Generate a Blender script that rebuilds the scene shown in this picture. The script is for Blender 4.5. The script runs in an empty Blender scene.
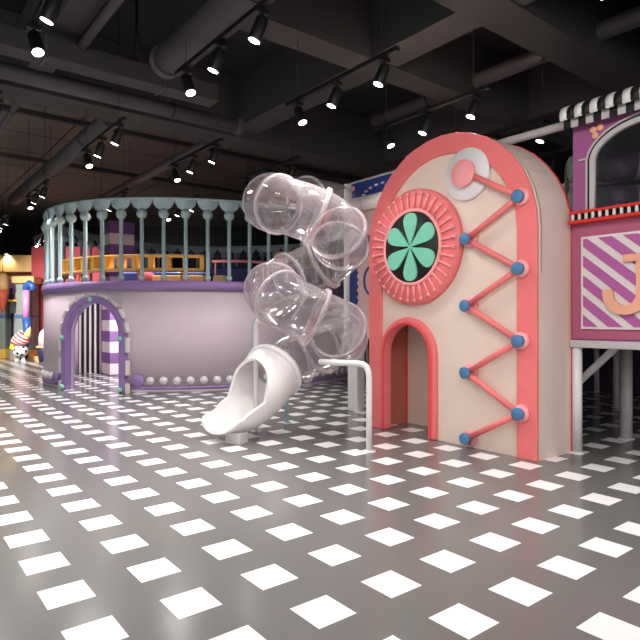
import bpy, bmesh, math, random
from mathutils import Vector, Matrix
random.seed(7)
PI = math.pi
scene = bpy.context.scene
COL = scene.collection

# ------------------------------------------------------------------ materials
def lin(c):
    c /= 255.0
    return c/12.92 if c <= .04045 else ((c+.055)/1.055)**2.4
def rgb(r, g, b): return (lin(r), lin(g), lin(b), 1)
MATS = {}
def mat(name, col, rough=.5, metal=0, noise=.06, scale=6, emit=None, estr=0, coat=0, bump=0):
    if name in MATS: return MATS[name]
    m = bpy.data.materials.new(name); m.use_nodes = True
    nt = m.node_tree; N = nt.nodes; L = nt.links
    b = N['Principled BSDF']
    b.inputs['Roughness'].default_value = rough
    b.inputs['Metallic'].default_value = metal
    if coat: b.inputs['Coat Weight'].default_value = coat
    tc = N.new('ShaderNodeTexCoord'); nz = N.new('ShaderNodeTexNoise')
    nz.inputs['Scale'].default_value = scale; nz.inputs['Detail'].default_value = 4
    L.new(tc.outputs['Object'], nz.inputs['Vector'])
    mx = N.new('ShaderNodeMix'); mx.data_type = 'RGBA'
    c = rgb(*col)
    mx.inputs['A'].default_value = tuple(x*(1-noise) for x in c[:3])+(1,)
    mx.inputs['B'].default_value = tuple(min(1, x*(1+noise)) for x in c[:3])+(1,)
    L.new(nz.outputs['Fac'], mx.inputs['Factor'])
    L.new(mx.outputs['Result'], b.inputs['Base Color'])
    if bump:
        bp = N.new('ShaderNodeBump'); bp.inputs['Strength'].default_value = bump; bp.inputs['Distance'].default_value = .01
        n2 = N.new('ShaderNodeTexNoise'); n2.inputs['Scale'].default_value = 60
        L.new(tc.outputs['Object'], n2.inputs['Vector']); L.new(n2.outputs['Fac'], bp.inputs['Height'])
        L.new(bp.outputs['Normal'], b.inputs['Normal'])
    if emit:
        b.inputs['Emission Color'].default_value = rgb(*emit); b.inputs['Emission Strength'].default_value = estr
    MATS[name] = m
    return m

CORAL = mat('coral paint', (226, 72, 78), .42)
CORAL2 = mat('soft coral paint', (236, 120, 120), .45)
PINK = mat('light pink paint', (244, 158, 160), .45)
BEIGE = mat('peach cream paint', (226, 206, 193), .6, scale=2, noise=.05)
LAV = mat('pale lavender paint', (208, 190, 200), .5, scale=3, noise=.04)
PURP = mat('purple paint', (152, 122, 178), .5)
PURPD = mat('column purple paint', (118, 84, 138), .6)
IVORY = mat('ivory paint', (222, 214, 212), .5)
MINTG = mat('pale grey green enamel', (172, 196, 200), .25, coat=.5)
MINT = mat('mint felt', (118, 198, 168), .8, bump=.4)
BLACK = mat('matt black paint', (12, 12, 14), .6)
WHITE = mat('white gloss plastic', (236, 232, 232), .22, noise=.01, coat=.4)
WHITEM = mat('white enamel', (226, 222, 222), .35, noise=.02)
GREYW = mat('grey white enamel', (190, 184, 184), .4)
BLUE = mat('steel blue paint', (72, 122, 165), .45)
MAG = mat('magenta mauve paint', (158, 86, 138), .5)
MAGD = mat('dusty mauve paint', (172, 88, 118), .55)
STR = mat('orchid stripe paint', (176, 90, 156), .55)
PEACH = mat('peach letter paint', (238, 172, 140), .5)
RED = mat('bright red enamel', (214, 44, 32), .4)
ORNG = mat('orange yellow paint', (252, 196, 96), .5)
ORND = mat('deep orange paint', (240, 136, 66), .5)
NAVY = mat('navy paint', (30, 44, 110), .5)
MAROON = mat('maroon fabric', (172, 66, 74), .8)
SAGE = mat('sage green paint', (138, 152, 140), .6)
SAND = mat('sand yellow plaster', (222, 184, 118), .7)
ROSE = mat('dusty rose plaster', (190, 130, 122), .7)
TAN = mat('tan timber', (205, 160, 110), .6)
CEIL = mat('dark grey ceiling paint', (66, 62, 66), .85, scale=1)
BEAM = mat('charcoal beam paint', (64, 62, 62), .8, scale=1)
PIPE = mat('charcoal pipe paint', (76, 72, 76), .6)
DARK = mat('very dark wall paint', (26, 25, 29), .8)
PLUM = mat('dark plum wall paint', (58, 46, 66), .8)
FIX = mat('black lamp metal', (14, 14, 15), .4)
LENS = mat('lit lamp lens', (255, 255, 255), .4, emit=(255, 250, 242), estr=14)
CHROME = mat('chrome', (200, 200, 200), .12, metal=1)
ROLLG = mat('grey green vinyl', (120, 132, 124), .5)
ROLLP = mat('dark mauve vinyl', (92, 78, 92), .5)

def glassy(name, tint, diff, fac, rough=.03):
    m = bpy.data.materials.new(name); m.use_nodes = True
    nt = m.node_tree; N = nt.nodes; L = nt.links
    for n in list(N): N.remove(n)
    out = N.new('ShaderNodeOutputMaterial')
    tr = N.new('ShaderNodeBsdfTransparent'); tr.inputs['Color'].default_value = tint
    df = N.new('ShaderNodeBsdfDiffuse'); df.inputs['Color'].default_value = diff
    gl = N.new('ShaderNodeBsdfGlossy'); gl.inputs['Roughness'].default_value = rough
    gl.inputs['Color'].default_value = (.95, .93, .94, 1)
    lw = N.new('ShaderNodeLayerWeight'); lw.inputs['Blend'].default_value = .25
    m1 = N.new('ShaderNodeMixShader'); m1.inputs[0].default_value = fac
    # more body towards grazing angles, as a real acrylic wall shows
    mr = N.new('ShaderNodeMapRange'); mr.inputs['To Min'].default_value = fac; mr.inputs['To Max'].default_value = min(1, fac*3.2)
    L.new(lw.outputs['Facing'], mr.inputs['Value']); L.new(mr.outputs['Result'], m1.inputs[0])
    L.new(tr.outputs[0], m1.inputs[1]); L.new(df.outputs[0], m1.inputs[2])
    m2 = N.new('ShaderNodeMixShader')
    fr = N.new('ShaderNodeFresnel'); fr.inputs['IOR'].default_value = 1.45
    hf = N.new('ShaderNodeMath'); hf.operation = 'MULTIPLY'; hf.inputs[1].default_value = .55; L.new(fr.outputs[0], hf.inputs[0]); L.new(hf.outputs[0], m2.inputs[0]); L.new(m1.outputs[0], m2.inputs[1]); L.new(gl.outputs[0], m2.inputs[2])
    L.new(m2.outputs[0], out.inputs[0])
    return m
ACRYL = glassy('clear acrylic', (.95, .94, .95, 1), rgb(196, 184, 188), .115, .12)
ACRYLF = glassy('clear acrylic flange', (.92, .9, .92, 1), rgb(226, 214, 218), .26, .12)
PANE = glassy('window glazing', (.85, .84, .87, 1), rgb(110, 110, 115), .04)

# ------------------------------------------------------------------ object helpers
def tag(o, label=None, cat=None, group=None, kind=None):
    if label: o['label'] = label
    if cat: o['category'] = cat
    if group: o['group'] = group
    if kind: o['kind'] = kind
    return o
def empty(name, loc=(0, 0, 0), rz=0, label=None, cat=None, group=None, parent=None):
    o = bpy.data.objects.new(name, None); COL.objects.link(o)
    o.location = loc; o.rotation_euler = (0, 0, rz); o.empty_display_size = .1
    if parent: o.parent = parent
    return tag(o, label, cat, group)
def copy_tree(o, parent=None):
    c = o.copy(); COL.objects.link(c)
    if parent: c.parent = parent
    for ch in list(o.children): copy_tree(ch, c)
    return c

class MB:
    def __init__(s): s.bm = bmesh.new(); s.mi = 0
    def _f(s, vs, smooth=False):
        try: f = s.bm.faces.new(vs)
        except ValueError: return None
        f.material_index = s.mi; f.smooth = smooth; return f
    def box(s, c, d, rz=0):
        x, y, z = [k/2 for k in d]; R = Matrix.Rotation(rz, 3, 'Z'); c = Vector(c)
        v = [s.bm.verts.new(c+R @ Vector((a*x, b*y, e*z))) for a in (-1, 1) for b in (-1, 1) for e in (-1, 1)]
        for q in ((0, 1, 3, 2), (4, 6, 7, 5), (0, 4, 5, 1), (2, 3, 7, 6), (0, 2, 6, 4), (1, 5, 7, 3)):
            s._f([v[i] for i in q])
        return s
    def ring(s, c, ax, r, n, rx=None):
        ax = Vector(ax).normalized(); t = Vector((0, 0, 1)) if abs(ax.z) < .95 else Vector((1, 0, 0))
        e1 = t.cross(ax).normalized(); e2 = ax.cross(e1)
        return [s.bm.verts.new(Vector(c)+r*(math.cos(2*PI*i/n)*e1+math.sin(2*PI*i/n)*e2)) for i in range(n)]
    def bridge(s, A, B, smooth=True, loop=True):
        n = len(A)
        for i in range(n if loop else n-1):
            s._f([A[i], A[(i+1) % n], B[(i+1) % n], B[i]], smooth)
    def cyl(s, a, b, r, n=20, r2=None, cap=True):
        a = Vector(a); b = Vector(b); ax = b-a
        A = s.ring(a, ax, r, n); B = s.ring(b, ax, r if r2 is None else r2, n)
        s.bridge(A, B)
        if cap: s._f(A[::-1]); s._f(B)
        return s
    def lathe(s, a, ax, prof, n=24):
        """prof: (distance along axis, radius) pairs"""
        a = Vector(a); ax = Vector(ax).normalized(); P = None
        for k, (h, r) in enumerate(prof):
            R = s.ring(a+ax*h, ax, max(r, .0005), n)
            if P: s.bridge(P, R)
            else: s._f(R[::-1])
            P = R
        s._f(P); return s
    def sphere(s, c, r, n=20, m=12):
        return s.lathe(Vector(c)-Vector((0, 0, r)), (0, 0, 1), [(r-r*math.cos(PI*i/m), r*math.sin(PI*i/m)) for i in range(m+1)], n)
    def tube(s, pts, r, n=16, cap=True):
        pts = [Vector(p) for p in pts]; P = None; e1 = None
        for i, p in enumerate(pts):
            t = (pts[min(i+1, len(pts)-1)]-pts[max(i-1, 0)]).normalized()
            if e1 is None:
                u = Vector((0, 0, 1)) if abs(t.z) < .9 else Vector((1, 0, 0)); e1 = u.cross(t).normalized()
            e1 = (e1-t*e1.dot(t)).normalized(); e2 = t.cross(e1)
            rr = r(i/(len(pts)-1)) if callable(r) else r
            R = [s.bm.verts.new(p+rr*(math.cos(2*PI*k/n)*e1+math.sin(2*PI*k/n)*e2)) for k in range(n)]
            if P: s.bridge(P, R)
            elif cap: s._f(R[::-1])
            P = R
        if cap: s._f(P)
        return s
    def prism(s, poly, y0, y1, smooth=False):
        """poly in (x,z), extruded along y from y0 to y1 (convex or simple polygon)"""
        A = [s.bm.verts.new((x, y0, z)) for x, z in poly]; B = [s.bm.verts.new((x, y1, z)) for x, z in poly]
        s._f(A); s._f(B[::-1])
        n = len(A)
        for i in range(n): s._f([A[i], B[i], B[(i+1) % n], A[(i+1) % n]], smooth)
        return s
    def strip(s, inner, outer, y0, y1, smooth=False, closed=False):
        """band between two (x,z) polylines, thickness from y0 to y1"""
        n = len(inner)
        V = [[s.bm.verts.new((p[0], y, p[1])) for p in L] for L, y in ((inner, y0), (outer, y0), (outer, y1), (inner, y1))]
        for i in range(n if closed else n-1):
            j = (i+1) % n
            for k in range(4): s._f([V[k][i], V[k][j], V[(k+1) % 4][j], V[(k+1) % 4][i]], smooth and k in (1, 3))
        if not closed:
            s._f([V[k][0] for k in range(4)]); s._f([V[k][-1] for k in range(4)][::-1])
        return s
    def build(s, name, mats, parent=None, bevel=0, seg=2, solid=0, sub=0, smooth_by=None, loc=None):
        bmesh.ops.recalc_face_normals(s.bm, faces=s.bm.faces)
        me = bpy.data.meshes.new(name); s.bm.to_mesh(me); s.bm.free()
        for m in (mats if isinstance(mats, (list, tuple)) else [mats]): me.materials.append(m)
        o = bpy.data.objects.new(name, me); COL.objects.link(o)
        if parent: o.parent = parent
        if loc: o.location = loc
        if solid:
            md = o.modifiers.new('s', 'SOLIDIFY'); md.thickness = solid; md.offset = 0
        if bevel:
            md = o.modifiers.new('b', 'BEVEL'); md.width = bevel; md.segments = seg; md.limit_method = 'ANGLE'; md.angle_limit = .7
            me.polygons.foreach_set('use_smooth', [True]*len(me.polygons))
            w = o.modifiers.new('w', 'WEIGHTED_NORMAL'); w.keep_sharp = True
        if sub:
            md = o.modifiers.new('u', 'SUBSURF'); md.levels = sub; md.render_levels = sub
        return o

def plate(name, outer, holes, y0, y1, m, parent, bevel=0):
    """flat plate with holes, outlines in (x,z), thickness along y"""
    cu = bpy.data.curves.new(name, 'CURVE'); cu.dimensions = '2D'; cu.fill_mode = 'BOTH'
    for L in [outer]+holes:
        sp = cu.splines.new('POLY'); sp.points.add(len(L)-1); sp.use_cyclic_u = True
        for p, (x, z) in zip(sp.points, L): p.co = (x, z, 0, 1)
    cu.extrude = abs(y1-y0)/2
    t = bpy.data.objects.new('tmp', cu); COL.objects.link(t)
    dg = bpy.context.evaluated_depsgraph_get(); dg.update()
    me = bpy.data.meshes.new_from_object(t.evaluated_get(dg))
    bpy.data.objects.remove(t)
    me.name = name
    M = Matrix(((1, 0, 0, 0), (0, 0, -1, (y0+y1)/2), (0, 1, 0, 0), (0, 0, 0, 1)))
    me.transform(M); me.materials.clear(); me.materials.append(m)
    bm = bmesh.new(); bm.from_mesh(me); bmesh.ops.remove_doubles(bm, verts=bm.verts, dist=1e-5)
    bmesh.ops.recalc_face_normals(bm, faces=bm.faces); bm.to_mesh(me); bm.free()
    o = bpy.data.objects.new(name, me); COL.objects.link(o)
    if parent: o.parent = parent
    if bevel:
        md = o.modifiers.new('b', 'BEVEL'); md.width = bevel; md.segments = 2; md.limit_method = 'ANGLE'
    return o

def archpts(x0, x1, z0, zs, n=16, rise=None):
    """open arch outline left foot -> over the top -> right foot"""
    c = (x0+x1)/2; r = (x1-x0)/2; h = r if rise is None else rise
    return [(x0, z0)]+[(c-r*math.cos(PI*i/n), zs+h*math.sin(PI*i/n)) for i in range(n+1)]+[(x1, z0)]

# lattice directions of the floor: U leads right and away, V leads right and towards the viewer
ANG = .657
U = Vector((math.cos(ANG), math.sin(ANG), 0)); V = Vector((math.sin(ANG), -math.cos(ANG), 0))
RZ = ANG-PI/2                                    # rotation that turns local x into V and local y into U
def lat(a, c, z=0): return U*a+V*c+Vector((0, 0, z))
O = Vector((2.921, 7.230, 0))                    # front right foot of the big pink arch

# ------------------------------------------------------------------ floor
def floor_mat():
    m = bpy.data.materials.new('grey floor with white square inlays'); m.use_nodes = True
    nt = m.node_tree; N = nt.nodes; L = nt.links; b = N['Principled BSDF']
    tc = N.new('ShaderNodeTexCoord'); sp = N.new('ShaderNodeSeparateXYZ')
    mp = N.new('ShaderNodeMapping'); mp.vector_type = 'TEXTURE'
    mp.inputs['Location'].default_value = (-2.330, 4.687, 0); mp.inputs['Rotation'].default_value = (0, 0, ANG); mp.inputs['Scale'].default_value = (.6, .6, 1)
    L.new(tc.outputs['Object'], mp.inputs['Vector']); L.new(mp.outputs[0], sp.inputs[0])
    masks = []; grout = []
    for ax in ('X', 'Y'):
        a = N.new('ShaderNodeMath'); a.operation = 'ADD'; a.inputs[1].default_value = .5; L.new(sp.outputs[ax], a.inputs[0])
        f = N.new('ShaderNodeMath'); f.operation = 'FRACT'; L.new(a.outputs[0], f.inputs[0])
        s = N.new('ShaderNodeMath'); s.operation = 'SUBTRACT'; s.inputs[1].default_value = .5; L.new(f.outputs[0], s.inputs[0])
        ab = N.new('ShaderNodeMath'); ab.operation = 'ABSOLUTE'; L.new(s.outputs[0], ab.inputs[0])
        lt = N.new('ShaderNodeMath'); lt.operation = 'LESS_THAN'; lt.inputs[1].default_value = .246; L.new(ab.outputs[0], lt.inputs[0]); masks.append(lt)
    mu = N.new('ShaderNodeMath'); mu.operation = 'MULTIPLY'; L.new(masks[0].outputs[0], mu.inputs[0]); L.new(masks[1].outputs[0], mu.inputs[1])
    nz = N.new('ShaderNodeTexNoise'); nz.inputs['Scale'].default_value = .7; nz.inputs['Detail'].default_value = 5; L.new(tc.outputs['Object'], nz.inputs['Vector'])
    g = N.new('ShaderNodeMix'); g.data_type = 'RGBA'; g.inputs['A'].default_value = rgb(102, 100, 99); g.inputs['B'].default_value = rgb(114, 111, 110)
    L.new(nz.outputs['Fac'], g.inputs['Factor'])
    mx = N.new('ShaderNodeMix'); mx.data_type = 'RGBA'; mx.inputs['B'].default_value = (.86, .86, .87, 1)
    L.new(mu.outputs[0], mx.inputs['Factor']); L.new(g.outputs['Result'], mx.inputs['A']); L.new(mx.outputs['Result'], b.inputs['Base Color'])
    b.inputs['Roughness'].default_value = .2; b.inputs['IOR'].default_value = 1.5
    return m
FLOOR = floor_mat()
mb = MB(); mb.box((2, 14, -.05), (52, 46, .1)); tag(mb.build('floor', FLOOR), kind='structure')

# ------------------------------------------------------------------ ceiling
def uplit_ceil_mat():
    m = bpy.data.materials.new('panelled ceiling with painted uplight'); m.use_nodes = True
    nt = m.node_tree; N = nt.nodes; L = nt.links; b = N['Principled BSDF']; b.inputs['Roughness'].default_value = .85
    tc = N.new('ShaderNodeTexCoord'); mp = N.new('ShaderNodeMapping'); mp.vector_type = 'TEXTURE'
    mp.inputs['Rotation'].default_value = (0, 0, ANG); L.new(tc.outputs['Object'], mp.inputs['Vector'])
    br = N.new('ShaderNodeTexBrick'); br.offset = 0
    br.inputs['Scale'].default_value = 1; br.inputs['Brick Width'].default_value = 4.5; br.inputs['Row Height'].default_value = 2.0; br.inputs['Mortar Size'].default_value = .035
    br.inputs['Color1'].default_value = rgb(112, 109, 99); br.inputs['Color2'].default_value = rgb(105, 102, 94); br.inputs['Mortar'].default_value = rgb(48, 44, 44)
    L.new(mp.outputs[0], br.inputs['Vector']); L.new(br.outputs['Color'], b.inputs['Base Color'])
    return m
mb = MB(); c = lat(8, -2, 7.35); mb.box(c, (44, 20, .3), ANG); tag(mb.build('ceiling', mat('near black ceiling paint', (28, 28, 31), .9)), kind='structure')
mb = MB(); c = lat(4, -25, 7.35); mb.box(c, (50, 26, .3), ANG); tag(mb.build('ceiling', uplit_ceil_mat()), kind='structure')  # same ceiling carried on; uplight is put into its lighter colour
mb = MB(); mb.box((2, 33, 3.6), (52, .3, 7.2)); tag(mb.build('wall_back', DARK), kind='structure')
mb = MB(); mb.box((-20, 20, 3.6), (.3, 26, 7.2)); tag(mb.build('wall_left', DARK), kind='structure')
mb = MB(); mb.box((22, 14, 3.6), (.3, 38, 7.2)); tag(mb.build('wall_right', DARK), kind='structure')

def cbeam(n, direction, k, lo, hi, z0, z1, w, m=BEAM):
    mb = MB()
    if direction == 'U': c = lat((lo+hi)/2, k, (z0+z1)/2); mb.box(c, (hi-lo, w, z1-z0), ANG)
    else: c = lat(k, (lo+hi)/2, (z0+z1)/2); mb.box(c, (w, hi-lo, z1-z0), ANG)
    return tag(mb.build('trim_%d' % n, m), kind='structure')
n = 1
for k, w in ((-4.67, .62), (-6.96, .5), (-2.4, .6)):
    cbeam(n, 'U', k, 3.9 if k == -6.96 else 1, 15, 6.05, 7.2, w); n += 1
cbeam(n, 'U', -11.45, -3, 19, 5.9, 7.2, .75); n += 1
for k, w in ((6.75, .6), (2.3, .4)):
    cbeam(n, 'V', k, -11.3 if k > 3 else -11.1, 4, 6.08, 7.2, w); n += 1
cbeam(n, 'V', 11.4, -11.3, 4, 6.08, 7.2, .6); n += 1
cbeam(n, 'U', -16.0, -4, 20, 7.08, 7.2, .14); n += 1
cbeam(n, 'U', -20.6, -4, 20, 7.08, 7.2, .14); n += 1

def pipe(label, cat, direction, k, lo, hi, z, r, cap=True, name='ceiling_pipe'):
    P, Q = (lat(lo, k, z), lat(hi, k, z)) if direction == 'U' else (lat(k, lo, z), lat(k, hi, z))
    ax = (Q-P).normalized(); Lg = (Q-P).length
    root = empty(name, P, 0, label, cat)
    mb = MB(); mb.cyl((0, 0, 0), Q-P, r, 24); mb.build('pipe_run', PIPE, root)
    if cap:
        for t in (0, 1):
            h = ax*(Lg*t) - (ax*.12 if t else Vector())
            mb = MB(); mb.lathe(h, ax, [(0, r*1.15), (.02, r*1.22), (.1, r*1.22), (.12, r*1.15)]); mb.build('end_cap', PIPE, root)
    q = max(1, int(Lg/2.6))
    for i in range(q):
        c = ax*(Lg*(i+.5)/q)
        mb = MB(); mb.lathe(c-ax*.02, ax, [(0, r+.012), (.04, r+.012)]); mb.cyl(c+Vector((0, 0, r)), c+Vector((0, 0, 7.2-z)), .006, 8)
        mb.build('pipe_hanger', FIX, root)
    return root
pipe('thick charcoal pipe running over the left lamps to the top edge of the photo', 'pipe', 'V', 3.45, -8.0, -3.0, 5.62, .2)
pipe('thin charcoal pipe crossing the upper left corner of the ceiling', 'pipe', 'V', 2.5, -9.5, -4.5, 5.9, .065, False)
pipe('long round charcoal pipe beneath the flat duct, ending above the clear tube slide', 'pipe', 'U', -9.75, 0, 5.8, 5.62, .13)
pipe('thick charcoal pipe running away over the left side of the lavender drum', 'pipe', 'V', 3.97, -22, -11.9, 6.0, .2, False)
pipe('slim charcoal pipe left of the thick pipe over the far left ceiling', 'pipe', 'V', 2.25, -20, -11.2, 6.0, .06, False)
pipe('brown-lit charcoal pipe running away above the middle of the drum', 'pipe', 'V', 6.2, -22, -11.9, 5.9, .13, False)
pipe('charcoal pipe passing over the right corner near the striped awning', 'pipe', 'V', 9.25, -9.5, -3.0, 6.42, .15, False)
duct = empty('ceiling_duct', lat(-1.0, -8.97, 5.6), ANG, 'flat rectangular charcoal duct crossing the upper left ceiling, cut square at its right end', 'duct')
mb = MB(); mb.box((2.9, 0, .15), (5.8, .36, .3)); mb.build('duct_run', BEAM, duct, .015)
for x in (1.2, 3.0, 4.8):
    mb = MB(); mb.box((x, 0, .15), (.04, .4, .34)); mb.build('duct_flange', PIPE, duct)
for x in (.8, 4.4):
    mb = MB(); mb.cyl((x, 0, .3), (x, 0, 1.6), .02, 8); mb.build('duct_hanger', FIX, duct)

# tracks with spotlights ------------------------------------------------------------------
def make_track():
    r = empty('lighting_track')
    mb = MB(); mb.box((0, 0, 0), (.07, 2.35, .06)); mb.build('track_rail', FIX, r, .006)
    for y in (-.9, .9):
        mb = MB(); mb.cyl((0, y, .03), (0, y, 2.05), .006, 8); mb.build('hanger_rod', FIX, r)
    return r
def make_spot():
    r = empty('track_spotlight')
    mb = MB(); mb.box((0, 0, -.057), (.05, .16, .05)); mb.cyl((0, 0, -.07), (0, 0, -.14), .018, 10); mb.build('adapter', FIX, r, .004)
    h = MB(); h.lathe((0, 0, .03), (0, 0, -1), [(0, .03), (.005, .06), (.03, .07), (.25, .075), (.262, .073), (.262, .062)], 28)
    head = h.build('lamp_head', FIX, r); head.location = (0, 0, -.155)
    l = MB(); l.cyl((0, 0, -.228), (0, 0, -.237), .061, 28); l.build('lens', LENS, head)
    ld = bpy.data.lights.new('spot', 'SPOT'); ld.energy = 215; ld.spot_size = 1.9; ld.spot_blend = .9; ld.shadow_soft_size = .16; ld.color = (1, .965, .93)
    lo = bpy.data.objects.new('spot_bulb', ld); COL.objects.link(lo); lo.parent = head; lo.location = (0, 0, -.245)
    return r
track0 = make_track(); spot0 = make_spot(); used_t = used_s = False
AIMED = (17, 18, 19); AIMED_LEFT = (14,)  # unseen tracks added to brighten the arch and the far left cabinets
LEFT_LIGHT = bpy.data.lights.new('added_fill_left', 'SPOT'); LEFT_LIGHT.energy = 2100; LEFT_LIGHT.spot_size = 1.15; LEFT_LIGHT.spot_blend = .9; LEFT_LIGHT.shadow_soft_size = .2; LEFT_LIGHT.color = (1, .95, .88)
AIM_LIGHT = bpy.data.lights.new('added_fill', 'SPOT'); AIM_LIGHT.energy = 85; AIM_LIGHT.spot_size = 1.9; AIM_LIGHT.spot_blend = .9; AIM_LIGHT.shadow_soft_size = .2; AIM_LIGHT.color = (1, .97, .95)
pos_word = ['nearest', 'middle', 'farthest']
tracks = [  # a, c0, track label, which phrase
 (1.45, -5.1, 'at the top left corner of the photo'),
 (3.3, -5.1, 'beside the thick pipe at the top of the photo'),
 (5.14, -5.1, 'over the tube slide, left of the big pink arch'),
 (7.03, -5.1, 'just above the crown of the big pink arch'),
 (8.9, -5.1, 'behind the crown of the pink arch beside the magenta panel'),
 (3.33, -9.57, 'above the left half of the lavender drum'),
 (5.16, -9.57, 'above the middle of the lavender drum'),
 (6.97, -9.57, 'right behind the top bend of the clear tube slide'),
 (3.35, -14.8, 'far back above the left edge of the lavender drum'),
 (5.2, -14.6, 'behind the scalloped crown of the drum, left part'),
 (7.0, -14.2, 'behind the scalloped crown of the drum, right part'),
 (5.3, -23.2, 'deepest in the hall above the maroon panel'),
 (3.4, -19.8, 'at the far left edge of the hall'),
 (10.8, -5.1, 'behind the magenta panel on the right'), (1.2, -20.6, 'added to light the far left cabinets'), (3.2, -24.6, 'added close to the maroon partition'), (1.0, -16.2, 'added over the far left floor'),  # all but the first here are unseen, added to brighten the far left
 (-.5, -.7, 'added behind the viewer on the left'), (1.5, .2, 'added behind the viewer to the right'), (3.4, -.7, 'added over the open floor in front of the arch'),  # unseen tracks added as front light on the arch
 (5.3, -.7, 'added over the open floor right of the viewer'), (1.35, -2.8, 'added over the near floor just above the viewer'), (-.3, -5.1, 'over the open floor left of the viewer'), (1.5, -9.6, 'over the floor in front of the drum door'),  # unseen tracks, the first two added for front and near floor light
]
for ti, (a, c0, ph) in enumerate(tracks):
    t = track0 if ti == 0 else copy_tree(track0)
    t.location = lat(a, c0-.95, 5.15); t.rotation_euler = (0, 0, RZ+PI/2)
    tag(t, 'black lighting track '+ph, 'track', 'black ceiling lighting tracks')
    for k in range(3):
        s = spot0 if (ti == 0 and k == 0) else copy_tree(spot0)
        s.location = lat(a, c0-.92*k, 5.15); s.rotation_euler = (0, 0, RZ)
        tag(s, '%s black spotlight of track %s' % (pos_word[k], ph), 'spotlight', 'black track spotlights')
        hd = [c for c in s.children if c.name.startswith('lamp_head')][0]
        tx, ty = [(math.radians(-16), math.radians(14)), (math.radians(-16), math.radians(14)), (math.radians(6), math.radians(-22))][k]
        if ti in AIMED: tx, ty = math.radians(46), math.radians(38)
        if ti in AIMED_LEFT: tx, ty = math.radians(48), math.radians(58)
        hd.rotation_euler = (tx, ty, 0)
        if ti in AIMED+AIMED_LEFT:
            for b_ in hd.children:
                if b_.type == 'LIGHT': b_.data = AIM_LIGHT if ti in AIMED else LEFT_LIGHT
for t in [o for o in COL.objects if o.name.startswith('lighting_track')]:
    t.rotation_euler = (0, 0, RZ+PI/2-PI/2+PI/2)
    t.rotation_euler = (0, 0, ANG)     # local y runs along -V

# ------------------------------------------------------------------ big pink arch
arch = empty('arch_facade', O, RZ, 'tall round-topped peach playhouse arch with coral edging, flower window and zigzag rods', 'play arch')
W = 3.06; D = .83; ZS = 3.0; R0 = W/2; NS = 18
outer = archpts(-W, 0, 0, ZS, NS)
DX0, DX1, DZ = -2.675, -1.735, 1.255       # door opening
door = archpts(DX0-.03, DX1+.03, 0, DZ, 20)
# front wall: outline with the door cut out of its foot
front = [(-W+.01, 0)]+outer[1:-1]+[(-.01, 0)]+door[::-1]
plate('front_wall', front, [], 0, .08, BEIGE, arch)
mb = MB(); mb.prism(outer, .72, .80); mb.build('back_wall', BEIGE, arch)
mb = MB(); mb.strip(archpts(-W+.06, -.06, 0, ZS, NS), archpts(-W+.002, -.002, 0, ZS, NS), -.001, D-.02); mb.build('side_shell', BEIGE, arch)
bw = .285
mb = MB(); mb.strip(archpts(-W+bw, -bw, 0, ZS, NS), archpts(-W-.004, .004, 0, ZS, NS), -.045, .0); mb.build('front_border', CORAL2, arch, .008)
mb = MB(); mb.strip(archpts(-W+.1, -.1, 0, ZS, NS), archpts(-W-.012, .012, 0, ZS, NS), D-.03, D+.0); mb.build('rear_edging', CORAL, arch)
# interior corner line and side partitions
mb = MB(); mb.box((-2.93, .4, 1.2), (.05, .62, 2.4)); mb.build('niche_side', mat('coral paint darkened as shade', (190, 104, 90), .6), arch)  # coral wall, darkened in colour to stand for the shade inside
mb = MB(); mb.box((-1.55, .4, 1.2), (.05, .62, 2.4)); mb.box((-2.24, .4, 2.42), (1.43, .62, .05)); mb.build('niche_lining', BEIGE, arch)
mb = MB(); mb.box((-2.895, .71, 1.2), (.02, .02, 2.38)); mb.build('niche_corner_bead', CORAL, arch)
# door trim: a fat two-step moulding
t = .115
pin = archpts(DX0, DX1, 0, DZ, 24); pout = archpts(DX0-t, DX1+t, 0, DZ, 24)
mb = MB(); mb.strip(pin, pout, -.07, .1, True); tr = mb.build('door_moulding', CORAL2, arch, .025, 3)
mb = MB(); mb.strip(archpts(DX0+.0, DX1-.0, 0, DZ, 24), archpts(DX0-.045, DX1+.045, 0, DZ, 24), -.1, -.06, True); mb.build('door_moulding_lip', CORAL, tr, .015)
# flower window
FC = (-2.05, 2.925)
fw = empty('flower_window', (FC[0], 0, FC[1]), 0, parent=arch)
mb = MB(); mb.lathe((0, 0, 0), (0, -1, 0), [(0, .9), (.07, .9), (.1, .87), (.1, .60), (.1, 0)], 64); mb.build('disc', CORAL2, fw)
mb = MB(); mb.lathe((0, -.1, 0), (0, -1, 0), [(0, .60), (.02, .6), (.035, .585), (.035, .55), (.01, .545), (.01, .0)], 64); mb.build('inner_ring', PINK, fw)
mb = MB(); mb.lathe((0, -.108, 0), (0, -1, 0), [(0, .545), (.012, .545), (.012, 0)], 64); mb.build('black_centre', BLACK, fw)
def petal(a):
    mb = MB(); L = []
    prof = [(0.0, .008), (.06, .022), (.13, .05), (.2, .08), (.27, .108), (.34, .13), (.4, .138), (.45, .13), (.49, .105), (.518, .065), (.528, .0)]
    pts = [(w, r) for r, w in prof]+[(-w, r) for r, w in prof[-2::-1]]
    ca, sa = math.cos(a), math.sin(a)
    return mb.prism([(x*ca+z*sa, -x*sa+z*ca) for x, z in pts], -.15, -.118)
for i in range(6): petal(i*PI/3).build('petal', MINT, fw, .008)
for i in range(36):
    a = (i+.5)*2*PI/36; d = Vector((math.sin(a), 0, math.cos(a)))
    mb = MB(); mb.cyl(d*.60+Vector((0, -.12, 0)), d*.82+Vector((0, -.12, 0)), .017, 8); mb.sphere(d*.825+Vector((0, -.125, 0)), .03, 10, 6)
    mb.build('rim_peg', PINK, fw)
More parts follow.
